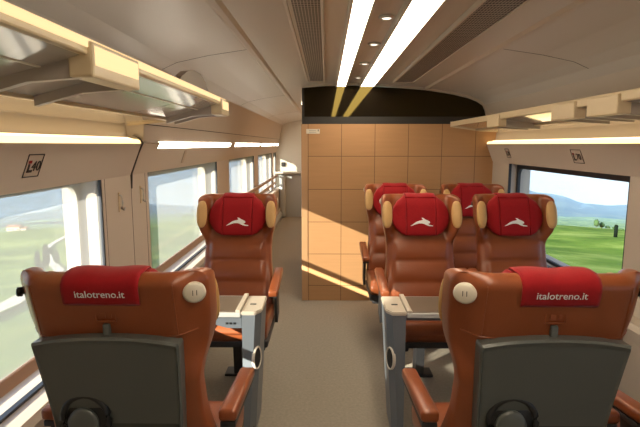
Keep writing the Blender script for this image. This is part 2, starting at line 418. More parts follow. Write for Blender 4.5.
# ------------------------------------------------------------------ luggage racks
def rack(s, xr, zr, zw, y0, y1, lab, boxes, lit):
    t = thing('luggage_rack', lab, 'luggage rack', (0, 0, 0), 0, 'overhead luggage racks')
    bm = bmesh.new()
    prism_y(bm, [(s*(xr+.012), zr-.02), (s*(xr+.3), zr-.02-(zr-zw)*.62), (s*1.455, zw), (s*1.455, zw+.012), (s*(xr+.3), zr-.006-(zr-zw)*.62), (s*(xr+.012), zr-.004)], y0, y1)
    obj('shelf', bm, 'rack', t)
    bm = bmesh.new()
    box(bm, *sorted((s*xr, s*(xr+.024))), y0, y1, zr-.022, zr+.022, .006); obj('front_rail', bm, 'rack_rail', t)
    if lit:
        bm = bmesh.new(); box(bm, *sorted((s*(xr-.003), s*(xr+.004))), y0+.01, y1-.02, zr-.004, zr+.017); obj('rail_light', bm, 'rail_glow', t)
    bm = bmesh.new()   # underside ribs running lengthways
    for f in (.5,):
        x = xr+.03+f*(1.44-xr); z = lerp(x, [xr+.012, xr+.3, 1.455], [zr-.02, zr-.02-(zr-zw)*.62, zw])
        box(bm, *sorted((s*(x-.012), s*(x+.012))), y0+.02, y1-.02, z-.010, z+.004, .003)
    obj('rib', bm, 'rack_rail', t)
    bm = bmesh.new(); box(bm, *sorted((s*(xr+.12), s*(xr+.16))), y0+.05, y1-.1, zr-.015-(zr-zw)*.3, zr+.001-(zr-zw)*.3, .003); up = obj('added_uplight', bm, 'whitep', t)  # hidden strip added on the shelf only to brighten the ceiling
    bm = bmesh.new(); v = [bm.verts.new((s*x, y, zr+.004-(zr-zw)*.3)) for x, y in ((xr+.125, y0+.06), (xr+.155, y0+.06), (xr+.155, y1-.11), (xr+.125, y1-.11))]; bm.faces.new(v); obj('added_uplight_lens', bm, 'added_uplight' if lit else 'added_uplight_dim', up)
    for (a, b) in boxes:
        bm = bmesh.new(); box(bm, *sorted((s*(xr-.012), s*(xr+.05))), a, b, zr-.075, zr+.012, .006)
        bx = obj('lamp_box', bm, 'rack_rail', t)
        if lit:
            bm = bmesh.new(); box(bm, *sorted((s*(xr-.0135), s*(xr-.010))), a+.012, b-.012, zr-.045, zr+.002, .001); obj('lamp_face', bm, 'rail_glow', bx)
        for yy in (a+.020, b-.020):
            bm = bmesh.new(); prism_y(bm, [(s*(xr+.03), zr-.018), (s*(xr+.03), zr-.075), (s*(xr+.16), zr-.085), (s*(xr+.30), zr-.05-(zr-zw)*.62), (s*(xr+.30), zr-.018-(zr-zw)*.62)], yy-.012, yy+.012)
            obj('bracket', bm, 'rack_dark', t)
    for yy in (y0, y1-.012):
        bm = bmesh.new(); prism_y(bm, [(s*(xr+.0), zr-.03), (s*(xr+.3), zr-.03-(zr-zw)*.62), (s*1.45, zw-.012), (s*1.45, zw+.03), (s*(xr+.3), zr+.02-(zr-zw)*.62), (s*xr, zr+.024)], yy, yy+.012)
        obj('end_plate', bm, 'rack_rail', t)
    return t
rl = rack(-1, .87, 1.918, 1.80, -1.2, 2.96, 'glossy luggage rack with glowing front rail above the hazy near window', [(1.25, 1.56), (2.78, 2.97), (-.6, -.3)], True)
bm = bmesh.new()
pl = [(-.9, 1.92)]+[(-.9-.21*(1-math.cos(t*PI/2/6)) , 1.92+.115*math.sin(t*PI/2/6)) for t in range(7)]
pts = [(y, z) for y, z in ((2.10, 1.93), (2.16, 1.965), (2.26, 2.0), (2.38, 2.02), (2.50, 2.02), (2.60, 1.99), (2.65, 1.95), (2.66, 1.93))]
prism_x(bm, [(y, z) for y, z in pts], -.93, -.90); obj('divider_plate', bm, 'divider', rl)
rack(1, .97, 1.885, 1.815, -1.2, 5.16, 'long pale luggage rack with square front boxes above the clear window', [(2.20, 2.46), (2.58, 2.84), (3.70, 3.96), (.5, .8)], False)

# ------------------------------------------------------------------ small fixtures
def hook(loc, s, lab):
    t = thing('coat_hook', lab, 'hook', loc, 0, 'coat hooks on the window pillars')
    bm = bmesh.new(); box(bm, *sorted((0, -s*.006)), -.010, .010, -.055, .055, .003); obj('plate', bm, 'rack_rail', t)
    bm = bmesh.new(); tube(bm, [(-s*.004, 0, .04), (-s*.018, 0, .035), (-s*.022, 0, 0), (-s*.016, 0, -.035), (-s*.028, 0, -.045), (-s*.034, 0, -.03)], .005, 8); obj('prong', bm, 'metal', t, True)
hook((-1.45, 2.77, 1.36), -1, 'small coat hook on the pillar, nearer of the two by the near window')
hook((-1.45, 3.10, 1.37), -1, 'small coat hook on the pillar edge next to the second window')
hook((1.45, 2.62, 1.38), 1, 'small coat hook on the pillar beside the clear window')
# seat number plates on the slanting panel over the windows
def plate(s, y, wd, ht, txt, lab, zc=1.60):
    ang = math.atan2(.075, .185)
    x = s*(1.45-(zc-1.5)*.075/.185)
    t = thing('seat_number_plate', lab, 'sign', (x-s*.002, y, zc), 0, 'seat number plates above the windows')
    ux = Vector((0, 1 if s < 0 else -1, 0)); uz = Vector((-s*math.sin(ang), 0, math.cos(ang))); un = ux.cross(uz)
    def P(a, b, c): return ux*a+uz*b+un*c
    def flat(bm, q, c0=0., c1=.0015): loft(bm, [[P(a, b, c0) for a, b in q], [P(a, b, c1) for a, b in q]])
    bm = bmesh.new(); w, h = wd/2, ht/2; e = .004
    for q in (((-w, -h), (w, -h), (w, -h+e), (-w, -h+e)), ((-w, h-e), (w, h-e), (w, h), (-w, h)), ((-w, -h), (-w+e, -h), (-w+e, h), (-w, h)), ((w-e, -h), (w, -h), (w, h), (w-e, h))): flat(bm, q)
    obj('outline', bm, 'black', t)
    bm = bmesh.new()   # little seat sign
    for q in (((-w+.018, -h+.02), (-w+.028, -h+.02), (-w+.028, h-.04), (-w+.018, h-.04)), ((-w+.018, -h+.02), (-w+.05, -h+.02), (-w+.05, -h+.03), (-w+.018, -h+.03))): flat(bm, q)
    obj('seat_symbol', bm, 'black', t)
    b2 = textmesh(txt, ht*.62, .0008)
    for v in b2.verts: v.co = P(v.co.x+.018, v.co.y-.004, v.co.z+.001)
    obj('lettering', b2, 'black', t)
    bm = bmesh.new(); flat(bm, ((-w+.016, h-.038), (-w+.034, h-.038), (-w+.034, h-.026), (-w+.016, h-.026))); obj('red_mark', bm, 'red', t)
plate(-1, 1.905, .105, .095, '40', 'square outlined seat number plate over the near hazy window')
plate(1, 3.42, .14, .10, '70', 'outlined seat number plate over the clear window, nearer of two')
plate(1, 4.72, .10, .09, '70', 'faint seat number plate over the clear window, nearer the partition')
t = thing('seat_number_plate', 'faint upright plate under the long light panel over the second window', 'sign', (-1.415, 3.95, 1.585), 0, 'seat number plates above the windows')
bm = bmesh.new(); loft(bm, [[(-.012, -.03, -.05), (-.012, .03, -.05), (.024, .03, .05), (.024, -.03, .05)], [(-.009, -.03, -.05), (-.009, .03, -.05), (.027, .03, .05), (.027, -.03, .05)]]); obj('plate', bm, 'wall_low', t)
# little plate on the partition
t = thing('partition_sign', 'small pale rectangular sign at the top corner of the tiled partition', 'sign', (-.425, YD, 1.815))
bm = bmesh.new(); box(bm, -.07, .07, -.006, 0, -.024, .024, .002); obj('plate', bm, 'number', t)
bm = bmesh.new(); box(bm, -.04, .032, -.008, -.006, .006, .012); box(bm, -.04, .032, -.008, -.006, -.012, -.006); obj('text_line', bm, 'grille', t)
bm = bmesh.new(); box(bm, .05, .058, -.008, -.006, .0, .02); obj('mark', bm, 'black', t)
# corridor end: small dark wall device
t = thing('wall_socket', 'small black square device on the pale wall at the corridor end', 'device', (-1.28, YE, 1.22))
bm = bmesh.new(); box(bm, -.05, .05, -.03, 0, -.05, .05, .008); obj('housing', bm, 'black', t)
bm = bmesh.new(); box(bm, -.03, .03, -.034, -.03, -.03, .03, .001); obj('face', bm, 'frame', t)
# hand rail along the far windows
t = thing('handrail', 'tan hand rail running along the far corridor windows', 'handrail', (-1.41, 8.3, .98))
bm = bmesh.new(); box(bm, -.015, .02, -2.6, 3.2, -.025, .025, .01); obj('bar', bm, 'blindbar', t)
for yy in (-2.45, .06, 2.55):
    bm = bmesh.new(); box(bm, -.042, -.012, yy-.02, yy+.02, -.015, .015, .004); obj('bracket', bm, 'metal', t)

# ------------------------------------------------------------------ seats (local: faces -y, origin on the floor under the cushion)
ZB, ZT = .50, 1.318
def yc(z): return .055+(z-ZB)*.262
def sec(z):
    w = lerp(z, [.50, .62, .72, .84, .95, 1.01, 1.08, 1.16, 1.24, 1.29, 1.318], [.262, .262, .255, .243, .241, .248, .266, .278, .281, .281, .278])
    d = lerp(z, [.50, .62, .9, 1.05, 1.25, 1.318], [.078, .078, .060, .055, .052, .05])
    wing = .105*sst(.96, 1.10, z)+.05*(1-sst(.60, .86, z))
    u = max(0, (z-(ZT-.040))/.040); e = math.sqrt(max(0, 1-u*u))
    rib = .022*(abs(math.sin((z-.56)*PI/.148))**.5)*(1-sst(.97, 1.02, z))
    return w-(.03*(1-e)), d*max(e, .02), wing*(.3+.7*e), rib*e
def ring(z, n=64):
    w, d, wing, rib = sec(z); y0 = yc(z); r = []
    for i in range(n):
        a = 2*PI*i/n+1e-4
        x = w*spow(math.cos(a), .42); y = d*spow(math.sin(a), .42)
        q = abs(x)/w
        if y < 0: y -= wing*sst(.68, 1.0, q)+rib*(1-sst(.72, .86, q))
        else: y -= .62*wing*sst(.70, 1.0, q)
        r.append((x, y0+y, z))
    return r
def front_y(z): w, d, wi, rib = sec(z); return yc(z)-d-rib
def back_y(z): return yc(z)+sec(z)[1]

hare = [(-1.0, -.30), (-.75, -.13), (-.48, .06), (-.22, .16), (.0, .20), (.12, .24), (.04, .36), (.0, .42), (.16, .40), (.34, .28), (.52, .20), (.70, .10), (.75, .0), (.68, -.07), (.55, -.12), (.72, -.21), (1.0, -.26), (1.0, -.32), (.70, -.31), (.45, -.24), (.22, -.12), (.0, -.07), (-.28, -.08), (-.55, -.16), (-.80, -.26)]

def make_seat():
    t = thing('train_seat', '', 'seat', (0, 0, 0), 0, 'leather train seats')
    bm = bmesh.new()
    zs = [ZB+(1.268-ZB)*i/54 for i in range(55)]+[1.276, 1.284, 1.292, 1.299, 1.305, 1.310, 1.314, 1.3165, 1.318]
    loft(bm, [ring(z) for z in zs])
    bk = obj('backrest', bm, 'leather', t, True)
    # stitched seam round the rear of the headrest, embossed mark and seam cord
    def surf_back(x, z):
        w, d, wi, _ = sec(z); q = min(.999, abs(x)/w)
        return yc(z)+d*(1-q**4.76)**(1/4.76)-.62*wi*sst(.70, 1.0, q)
    bm = bmesh.new(); tube(bm, [(x, surf_back(x, z), z) for x, z in ((-.245+.49*i/24, 1.135-.012*math.cos((-.245+.49*i/24)*6)) for i in range(25))], .0028, 6)
    for sx in (-.200, .200):
        tube(bm, [(sx, surf_back(sx, 1.135+.0155*k)-.0006, 1.135+.0155*k) for k in range(11)], .0018, 6)
    obj('rear_seam', bm, 'leather', bk)
    bm = bmesh.new()
    for (x0, x1, z0, z1) in ((-.03, .03, 1.178, 1.181), (-.03, .03, 1.214, 1.217), (-.03, -.027, 1.178, 1.217), (.027, .03, 1.178, 1.217), (-.018, -.008, 1.19, 1.205), (.0, .016, 1.19, 1.205)):
        y = back_y(1.197); box(bm, x0, x1, y-.007, y+.0028, z0, z1, .001)
    obj('embossed_mark', bm, 'leather', bk)
    bm = bmesh.new()   # cushion with rolled front edge
    rings = []
    for k in range(15):
        f = k/14; y = -.44+.50*f
        cap = math.sqrt(max(.02, 1-max(0, 1-(f/.14))**2)) if f < .14 else 1
        hz = .072*cap; zc_ = .505-.004*f
        rg = []
        for i in range(44):
            a = 2*PI*i/44
            x = .268*spow(math.cos(a), .3); z = hz*spow(math.sin(a), .4)
            if z > 0: z += .014*sst(.72, 1, abs(x)/.268)-.006*abs(math.sin(f*PI*3.3))
            rg.append((x*(1-.02*(1-cap)), y, zc_+z))
        rings.append(rg)
    loft(bm, rings); obj('cushion', bm, 'leather', t, True)
    # red headrest pillow, with a seam either side of the middle panel
    bm = bmesh.new(); rings = []
    xs = sorted([-.205+.41*i/40 for i in range(41)]+[sg*(.106+dx) for sg in (-1, 1) for dx in (-.006, -.004, -.002, 0, .002, .004, .006)])
    for x in xs:
        ax = abs(x)
        zt = lerp(ax, [.0, .112, .118, .165, .195, .205], [1.314, 1.314, 1.306, 1.272, 1.225, 1.19])
        zb = lerp(ax, [.0, .11, .15, .185, .205], [1.03, 1.033, 1.052, 1.09, 1.13])
        th = .060*(1-.55*sst(.13, .205, ax))-.022*math.exp(-((ax-.106)/.003)**2)
        if ax > .2: th *= .45
        zc_, hz = (zt+zb)/2, (zt-zb)/2; rg = []
        for i in range(30):
            a = 2*PI*i/30; z = zc_+hz*spow(math.sin(a), .45); y = spow(math.cos(a), .5)
            rg.append((x, front_y(min(z, 1.27))+.012-.030-(th/2+.012)*y+.03*sst(1.25, 1.314, z), z))
        rings.append(rg)
    loft(bm, rings); pil = obj('headrest_pillow', bm, 'red', t, True)
    sy = lambda z: front_y(z)+.012-.030-.042-.0030
    bm = bmesh.new(); q = [(x*.080+.002, z*.078+1.128) for x, z in hare]
    loft(bm, [[(x, sy(z), z) for x, z in q], [(x, sy(z)+.004, z) for x, z in q]])
    bmesh.ops.triangulate(bm, faces=[f for f in bm.faces if len(f.verts) > 4])
    obj('leaping_hare_emblem', bm, 'white', pil)
    # red cloth folded over the top and hanging at the back
    bm = bmesh.new(); path = []
    for z in (1.238, 1.25, 1.265, 1.28, 1.297): path.append((back_y(z)+.008, z))
    path += [(yc(1.315)+.036, 1.314), (yc(1.32)+.012, 1.3235), (yc(1.32)-.02, 1.3265), (yc(1.31)-.055, 1.3235), (front_y(1.27)-.022, 1.305)]
    rings = []
    for k in range(21):
        x = -.108+.216*k/20; e = .0
        rings.append([(x, y+.001*math.sin(k*.9), z+.002*math.sin(k*.5)) for y, z in path]+[(x, y-.008, z-.008) for y, z in reversed(path)])
    loft(bm, rings); cl = obj('headrest_cloth', bm, 'red', t, True)
    b2 = textmesh('italotreno.it', .0295, .0006)
    for v in b2.verts:
        z = 1.266+v.co.y
        v.co = Vector((-v.co.x, back_y(z)+.0102+v.co.z, z))
    obj('lettering', b2, 'white', cl)
    for sx in (-1, 1):
        bm = bmesh.new(); soft(bm, (0, 0, 0), (.037, .024, .094), .8, 24, 14)
        for v in bm.verts:
            v.co = Matrix.Rotation(sx*-.35, 3, 'Z') @ v.co; v.co += Vector((sx*.246, yc(1.188)-.145+(v.co.z)*.262, 1.188))
        p = obj('wing_pad', bm, 'leather_tan', t, True); p['label'] = 'paler tan oval pad'
    # armrests
    for sx in (-1, 1):
        bm = bmesh.new(); box(bm, -.031, .031, -.34, .10, -.022, .022, .014, 3)
        for v in bm.verts:
            v.co.z += .10*(v.co.y+.34)*.9-.02*sst(.1, .34, -v.co.y)*.5; v.co += Vector((sx*.299, 0, .742))
        a = obj('armrest', bm, 'leather', t, True)
        bm = bmesh.new(); box(bm, -.026, .026, -.325, .09, -.022, .0, .004)
        for v in bm.verts: v.co.z += .09*(v.co.y+.34); v.co += Vector((sx*.299, 0, .718))
        obj('armrest_frame', bm, 'frame', a)
        bm = bmesh.new(); prism_x(bm, [(-.06, .72), (.10, .74), (.12, .46), (.0, .42)], -.010, .010)
        for v in bm.verts: v.co.x += sx*.286
        obj('side_panel', bm, 'frame', t)
    bm = bmesh.new(); box(bm, -.27, .27, -.40, .10, .395, .445, .012)
    for sx in (-.2, .2): box(bm, sx-.05, sx+.05, -.38, .05, .365, .40, .012)
    obj('seat_frame', bm, 'frame', t)
    bm = bmesh.new(); prism_x(bm, [(-.02, .40), (.10, .40), (.14, .0), (.03, .0)], -.03, .03); box(bm, -.10, .10, .02, .15, 0, .02, .006); obj('pedestal', bm, 'frame', t)
    # hard shell on the rear with rim
    def shell_w(z): return lerp(z, [.50, 1.14], [.175, .213])
    def yo(z): return back_y(min(max(z, ZB), 1.25))
    bm = bmesh.new(); R = []
    zz = [.52+(1.112-.52)*i/12 for i in range(13)]
    out = [(-shell_w(z), z) for z in zz]+[(shell_w(1.125)*math.sin(-1+2*k/10)/math.sin(1)*.985, 1.120+.02*math.cos((-1+2*k/10)*PI/2)) for k in range(11)]+[(shell_w(z), z) for z in reversed(zz)]
    out = [(x, z) for x, z in out]
    f1 = [(x, yo(z)-.01, z) for x, z in out]; f2 = [(x, yo(z)+.036, z) for x, z in out]; f3 = [(x*.975, yo(z)+.042, .52+(z-.52)*.99) for x, z in out]; f4 = [(x*.945, yo(z)+.034, .53+(z-.53)*.968) for x, z in out]
    loft(bm, [f1, f2, f3, f4]); sh = obj('rear_shell', bm, 'shell_rim', t, False)
    bm = bmesh.new(); rings = []
    for k in range(15):
        z = .545+(1.092-.545)*k/14; hw = shell_w(z)*.938; row = []
        for i in range(13):
            u = -1+2*i/12; row.append((hw*u, z+(.020*math.cos(u*PI/2) if k == 14 else 0)))
        rings.append([(x, yo(q)+.0365, q) for x, q in row]+[(x, yo(q)+.028, q) for x, q in reversed(row)])
    loft(bm, rings); obj('shell_panel', bm, 'shell', sh, True)
    # round latch with loop, low on the shell (mirrored by rotation: +x here is the viewer's left)
    zl = .862; yl = yo(zl)+.034
    bm = bmesh.new(); disc_y(bm, (.092, zl), .062, .062, yl, yl+.012); lt = obj('latch', bm, 'black', t, True)
    bm = bmesh.new(); disc_y(bm, (.098, zl-.012), .046, .050, yl+.010, yl+.026, bev=.01); obj('latch_knob', bm, 'shell_rim', lt, True)
    bm = bmesh.new(); tube(bm, [(.092+.07*math.cos(a*PI/12), yl+.012, zl+.075*math.sin(a*PI/12)) for a in range(-3, 16)], .010, 8); obj('latch_loop', bm, 'black', lt, True)
    bm = bmesh.new(); box(bm, -.010, .010, yo(1.14)+.0, yo(1.14)+.018, 1.132, 1.172, .004); obj('pull_tab', bm, 'shell_rim', t)
    return t
def seat_extras(t, aisle):
    """number disc on the aisle edge, coat knob on the other; aisle = +1/-1 in local x"""
    yb = yc(1.245)+.045-.62*.105*.45
    bm = bmesh.new(); disc_y(bm, (0, 0), .033, .030, 0, .018, 32, .007)
    for v in bm.verts:
        v.co = Matrix.Rotation(-aisle*.35, 3, 'Z') @ v.co; v.co += Vector((aisle*.250, yb+.002, 1.262))
    d = obj('number_disc', bm, 'number', t, True)
    b2 = textmesh('11', .022, .0004)
    for v in b2.verts:
        v.co = Vector((-v.co.x, v.co.z+.0185, v.co.y)); v.co = Matrix.Rotation(-aisle*.35, 3, 'Z') @ v.co; v.co += Vector((aisle*.250, yb+.002, 1.262))
    obj('number', b2, 'frame', d)
    bm = bmesh.new(); tube(bm, [(-aisle*.252, yb-.035, 1.25), (-aisle*.268, yb-.03, 1.25)], .008, 10); tube(bm, [(-aisle*.268, yb-.03, 1.25), (-aisle*.279, yb-.028, 1.25)], .014, 14); obj('coat_knob', bm, 'black', t, True)
seat0 = make_seat()
base_children = [(c, list(c.children)) for c in seat0.children]
def dup():
    r = seat0.copy(); COL.objects.link(r)
    for c, gs in base_children:
        k = c.copy(); COL.objects.link(k); k.parent = r
        for g in gs:
            h = g.copy(); COL.objects.link(h); h.parent = k
    return r
seats = [
    (-.928, 3.43, 0, 'single brown leather seat by the second hazy window, facing us with red headrest', 1),
    (.392, 3.43, 0, 'aisle-side leather seat facing us, directly behind the grey table console on the paired side', -1),
    (1.06, 3.43, 0, 'leather seat facing us right next to the clear landscape window, nearer row', 1),
    (.345, 4.40, 0, 'leather seat by the partition, mostly hidden behind the aisle-side seat facing us', -1),
    (1.045, 4.40, 0, 'leather seat against the partition, seen between two red headrests of the row ahead', 1),
    (-.918, 1.655, PI, 'leather seat turned away from us beside the hazy window, white lettered red cloth', -1),
    (.358, 1.655, PI, 'leather seat turned away from us on the paired side, white lettered red cloth', 1),
    (1.075, 1.655, PI, 'leather seat at the clear-window wall, only its cushion and armrest showing at the photo edge', -1),
]
for i, (x, y, r, lab, ais) in enumerate(seats):
    t = seat0 if i == 0 else dup()
    t.location = (x, y, 0); t.rotation_euler = (0, 0, r); t['label'] = lab
    seat_extras(t, ais)
    if i in (5, 6):
        for c in t.children:
            if c.name.startswith('headrest_cloth'): c.location.x = -ais*.002

# ------------------------------------------------------------------ tables with their consoles
def console(s, x0, lab):
    """s=+1: aisle lies on the -x side (right-hand pair); mirrored for the left"""
    t = thing('table_console', lab, 'console', (x0, 2.835, 0), 0, 'grey table consoles by the aisle')
    def poly(k): return [(s*x, y) for x, y in ((0+k, -.10), (.030+k, -.15), (.105, -.15), (.105, .14), (0+k, .14))]
    bm = bmesh.new(); prism_z(bm, poly(.045), 0, .735, poly(0)); obj('body', bm, 'console', t)
    bm = bmesh.new(); p2 = [(s*x, y) for x, y in ((-.004, -.102), (.028, -.156), (.109, -.156), (.109, .144), (-.004, .144))]
    prism_z(bm, p2, .735, .757); bmesh.ops.bevel(bm, geom=bm.edges[:], offset=.005, segments=2, affect='EDGES'); obj('top_cap', bm, 'console_top', t)
    bm = bmesh.new(); box(bm, *sorted((s*.04, s*.075)), -.03, -.015, .757, .760); obj('top_mark', bm, 'black', t)
    # bin opening on the chamfered corner
    c = Vector((s*.030, -.122, .475)); nrm = Vector((-s*.07, -.035, .0)).normalized(); u = Vector((s*.035, -.07, 0)).normalized()
    n = 24; up = Vector((0, 0, 1))
    def ell(a, b, k): return [c+u*(a*math.cos(2*PI*i/n))+up*(b*math.sin(2*PI*i/n))+nrm*k for i in range(n)]
    bm = bmesh.new(); loft(bm, [ell(.040, .068, -.006), ell(.040, .068, .010), ell(.034, .060, .012), ell(.032, .058, .004)], caps=False); rim = obj('bin_rim', bm, 'whitep', t, True)
    bm = bmesh.new(); loft(bm, [ell(.034, .060, .0), ell(.034, .060, .006)]); obj('bin_opening', bm, 'black', rim)
    bm = bmesh.new(); box(bm, *sorted((s*.05, s*.10)), -.14, .135, .0, .05, .004); obj('foot', bm, 'frame', t)
    return t
console(1, .052, 'grey table console standing by the aisle in front of the paired seats')
console(-1, -.655, 'grey table console standing by the aisle in front of the single seat')
def table(s, xa, xb, lab):
    t = thing('folding_table', lab, 'table', ((xa+xb)/2, 2.83, .70), 0, 'folding tables between the facing seats')
    a, b = xa-(xa+xb)/2, xb-(xa+xb)/2
    bm = bmesh.new(); box(bm, a, b, -.135, .16, .036, .052, .004); obj('table_top', bm, 'table', t)
    bm = bmesh.new(); box(bm, a, b, -.150, -.134, .022, .050, .005); box(bm, a, b, .160, .172, .022, .050, .004); obj('edge_strip', bm, 'table_edge', t)
    bm = bmesh.new()
    e, f = (a, b) if s > 0 else (b, a)
    q = [(e, .022), (e+s*.09, -.052), (e+s*.22, -.062), (e+s*.34, -.03), (e+s*.46, .022)] if s < 0 else [(e, .022), (e, .004), (f, .004), (f, .022)]
    q = [(e, .030), (e, -.050), (e+s*.08, -.050), (e+s*.15, -.030), (e+s*.25, .010), (f, .010), (f, .030)] if s < 0 else [(e, .030), (e, .0), (f, .0), (f, .030)]
    loft(bm, [[(x, -.12, z) for x, z in q], [(x, .10, z) for x, z in q]]); obj('table_bracket', bm, 'console', t)
    bm = bmesh.new(); box(bm, *sorted((e-s*.0, e+s*.028)), -.15, .17, .050, .066, .004); obj('hinge', bm, 'console_top', t)
    if s > 0: return t
    bm = bmesh.new()
    for k in range(3): box(bm, *sorted((e+s*(.03+.022*k), e+s*(.046+.022*k))), -.1215, -.12, -.028, -.016)
    obj('bracket_mark', bm, 'black', t)
    return t
table(1, .163, 1.355, 'dark folding table fixed to the console of the paired seats')
table(-1, -1.355, -.766, 'brown folding table fixed to the console of the single seat')

# ------------------------------------------------------------------ land outside
PR = ([4, 8, 20, 50, 100, 150, 300, 420, 700, 1250, 1600], [-.82, -.41, -.285, -.225, -.185, -.165, -.1425, -.162, -.150, -.134, -.128])
PL = ([4, 8, 20, 50, 100, 180, 300, 420, 700, 1250, 1600], [-.82, -.41, -.34, -.265, -.213, -.180, -.148, -.165, -.152, -.138, -.132])
def slope(r, side):
    xs, ys = PR if side > 0 else PL
    return lerp(math.log(max(r, 4)), [math.log(v) for v in xs], ys)
def terr(x, y):
    r = math.hypot(x, y)
    h = 1.68+slope(r, 1 if x > 0 else -1)*r
    und = noise.noise(Vector((x*.011, y*.011, 1.3)))*.011+noise.noise(Vector((x*.030, y*.030, 5)))*.007*(1-sst(250, 450, r))
    return h+und*r*sst(8, 60, r)*(1-.5*sst(150, 300, r))
RIDGE = [(0, -.10), (16, -.085), (21, -.078), (23, -.090), (24.3, -.0875), (25.8, -.095), (27.1, -.103), (28.5, -.1045), (31.1, -.104), (36, -.10), (44, -.095), (60, -.10), (90, -.09)]
RIDGEL = [(0, -.115), (15.4, -.121), (18.5, -.114), (24, -.102), (27.2, -.106), (30.1, -.116), (33.6, -.125), (42, -.128), (55, -.11), (90, -.11)]
def mount(az, r, side):
    d = math.degrees(abs(az)); Rg = RIDGE if side > 0 else RIDGEL
    top = lerp(d, [a for a, _ in Rg], [b for _, b in Rg])
    f = sst(1250, 2350, r)
    k = noise.noise(Vector((math.sin(az)*r*.0035, math.cos(az)*r*.0035, 9)))*.010*math.sin(PI*min(1, f))+noise.noise(Vector((d*.6, side*3, r*.002)))*.003*sst(0, .4, f)
    sl = (-.136)*(1-f)+top*f+k
    if r > 2350: sl -= (r-2350)*.0001
    return 1.68+sl*r
# materials
def grassmat(name, cols, scale):
    m = mat(name, cols[0], .95, spec=.05); nt = m.node_tree; b = nt.nodes['Principled BSDF']
    tc = nt.nodes.new('ShaderNodeTexCoord')
    n = nt.nodes.new('ShaderNodeTexNoise'); n.inputs['Scale'].default_value = scale; n.inputs['Detail'].default_value = 8; n.inputs['Roughness'].default_value = .65
    r = nt.nodes.new('ShaderNodeValToRGB'); r.color_ramp.elements[0].position = .36; r.color_ramp.elements[1].position = .64
    r.color_ramp.elements[0].color = (*cols[0], 1); r.color_ramp.elements[1].color = (*cols[-1], 1)
    for i, c in enumerate(cols[1:-1]):
        e = r.color_ramp.elements.new(.36+.28*(i+1)/(len(cols)-1)); e.color = (*c, 1)
    nt.links.new(tc.outputs['Object'], n.inputs['Vector']); nt.links.new(n.outputs['Fac'], r.inputs[0]); nt.links.new(r.outputs[0], b.inputs['Base Color'])
    return m
M['grass'] = grassmat('grass_field', [(.060, .12, .018), (.12, .20, .03), (.25, .32, .075)], .05)
M['mount'] = grassmat('hazy_mountain_woods', [(.016, .034, .034), (.026, .05, .045), (.085, .11, .07)], .006)  # woods with some blue distance haze put into the colours
def sheet(name, side, radii, fn, m, az0=2, az1=88, na=110):
    bm = bmesh.new(); rows = []
    for r in radii:
        rows.append([bm.verts.new((side*r*math.sin(math.radians(az0+(az1-az0)*i/na)), r*math.cos(math.radians(az0+(az1-az0)*i/na)), fn(side*r*math.sin(math.radians(az0+(az1-az0)*i/na)), r*math.cos(math.radians(az0+(az1-az0)*i/na)), r))) for i in range(na+1)])
    for a, b in zip(rows, rows[1:]):
        for i in range(na): bm.faces.new((a[i], a[i+1], b[i+1], b[i]))
    o = obj(name, bm, m, None, True); o['kind'] = 'structure'; return o
def geo(a, b, n): return [a*(b/a)**(i/n) for i in range(n+1)]
for side in (1, -1):
    az0 = 2
    def near(x, y, r): return terr(x, y) if abs(x) > 2.2 else -1.6
    bm = bmesh.new(); rows = []
    rad = geo(2.6, 1500, 120)
    na = 100
    for r in rad:
        row = []
        for i in range(na+1):
            az = math.radians(2+(92-2)*i/na); x = side*max(2.2, r*math.sin(az)) if False else side*(2.2+r*math.sin(az)); y = r*math.cos(az)
            row.append(bm.verts.new((x, y, terr(x, y))))
        rows.append(row)
    for a, b in zip(rows, rows[1:]):
        for i in range(na): bm.faces.new((a[i], a[i+1], b[i+1], b[i]))
    o = obj('field', bm, 'grass', None, True); o['kind'] = 'structure'
    o = sheet('mountains', side, geo(1180, 2700, 50), lambda x, y, r: mount(math.atan2(x, y), r, side), 'mount', 1, 91, 140)

def at(azd, r, side):
    x = side*r*math.sin(math.radians(azd)); y = r*math.cos(math.radians(azd)); return Vector((x, y, terr(x, y)))
def blob(bm, c, h, amp, seed, nu=14, nv=10):
    rings = []
    for j in range(1, nv):
        v = -PI/2+PI*j/nv; rg = []
        for i in range(nu):
            u = 2*PI*i/nu
            d = Vector((math.cos(v)*math.cos(u), math.cos(v)*math.sin(u), math.sin(v)))
            k = 1+amp*noise.noise(d*2.3+Vector((seed, seed*.3, 0)))
            rg.append((c[0]+h[0]*d.x*k, c[1]+h[1]*d.y*k, c[2]+h[2]*d.z*k))
        rings.append(rg)
    loft(bm, rings)
def cypress(azd, r, side, h, w, lab):
    p = at(azd, r, side)
    t = thing('cypress_tree', lab, 'tree', p, 0, 'cypress trees by the white road')
    bm = bmesh.new(); tube(bm, [(0, 0, -.3), (0, 0, h*.3)], w*.15, 8); obj('trunk', bm, 'trunk', t)
    bm = bmesh.new(); blob(bm, (0, 0, h*.54), (w, w, h*.47), .35, azd); obj('crown', bm, 'leaf', t, True)
cypress(30.05, 100, -1, 4.4, .60, 'dark slim cypress on the hazy hillside, tallest of the group')
cypress(30.85, 98, -1, 3.4, .48, 'dark cypress at the outer edge of the hillside group, furthest from the window frame')
cypress(30.45, 92, -1, 2.0, .42, 'low dark cypress squeezed between two taller ones on the hillside')
cypress(29.1, 106, -1, 2.9, .46, 'dark cypress standing apart beside the white road below the bend')
cypress(29.6, 135, -1, 1.9, .7, 'short bushy cypress up the slope behind the tallest cypress')
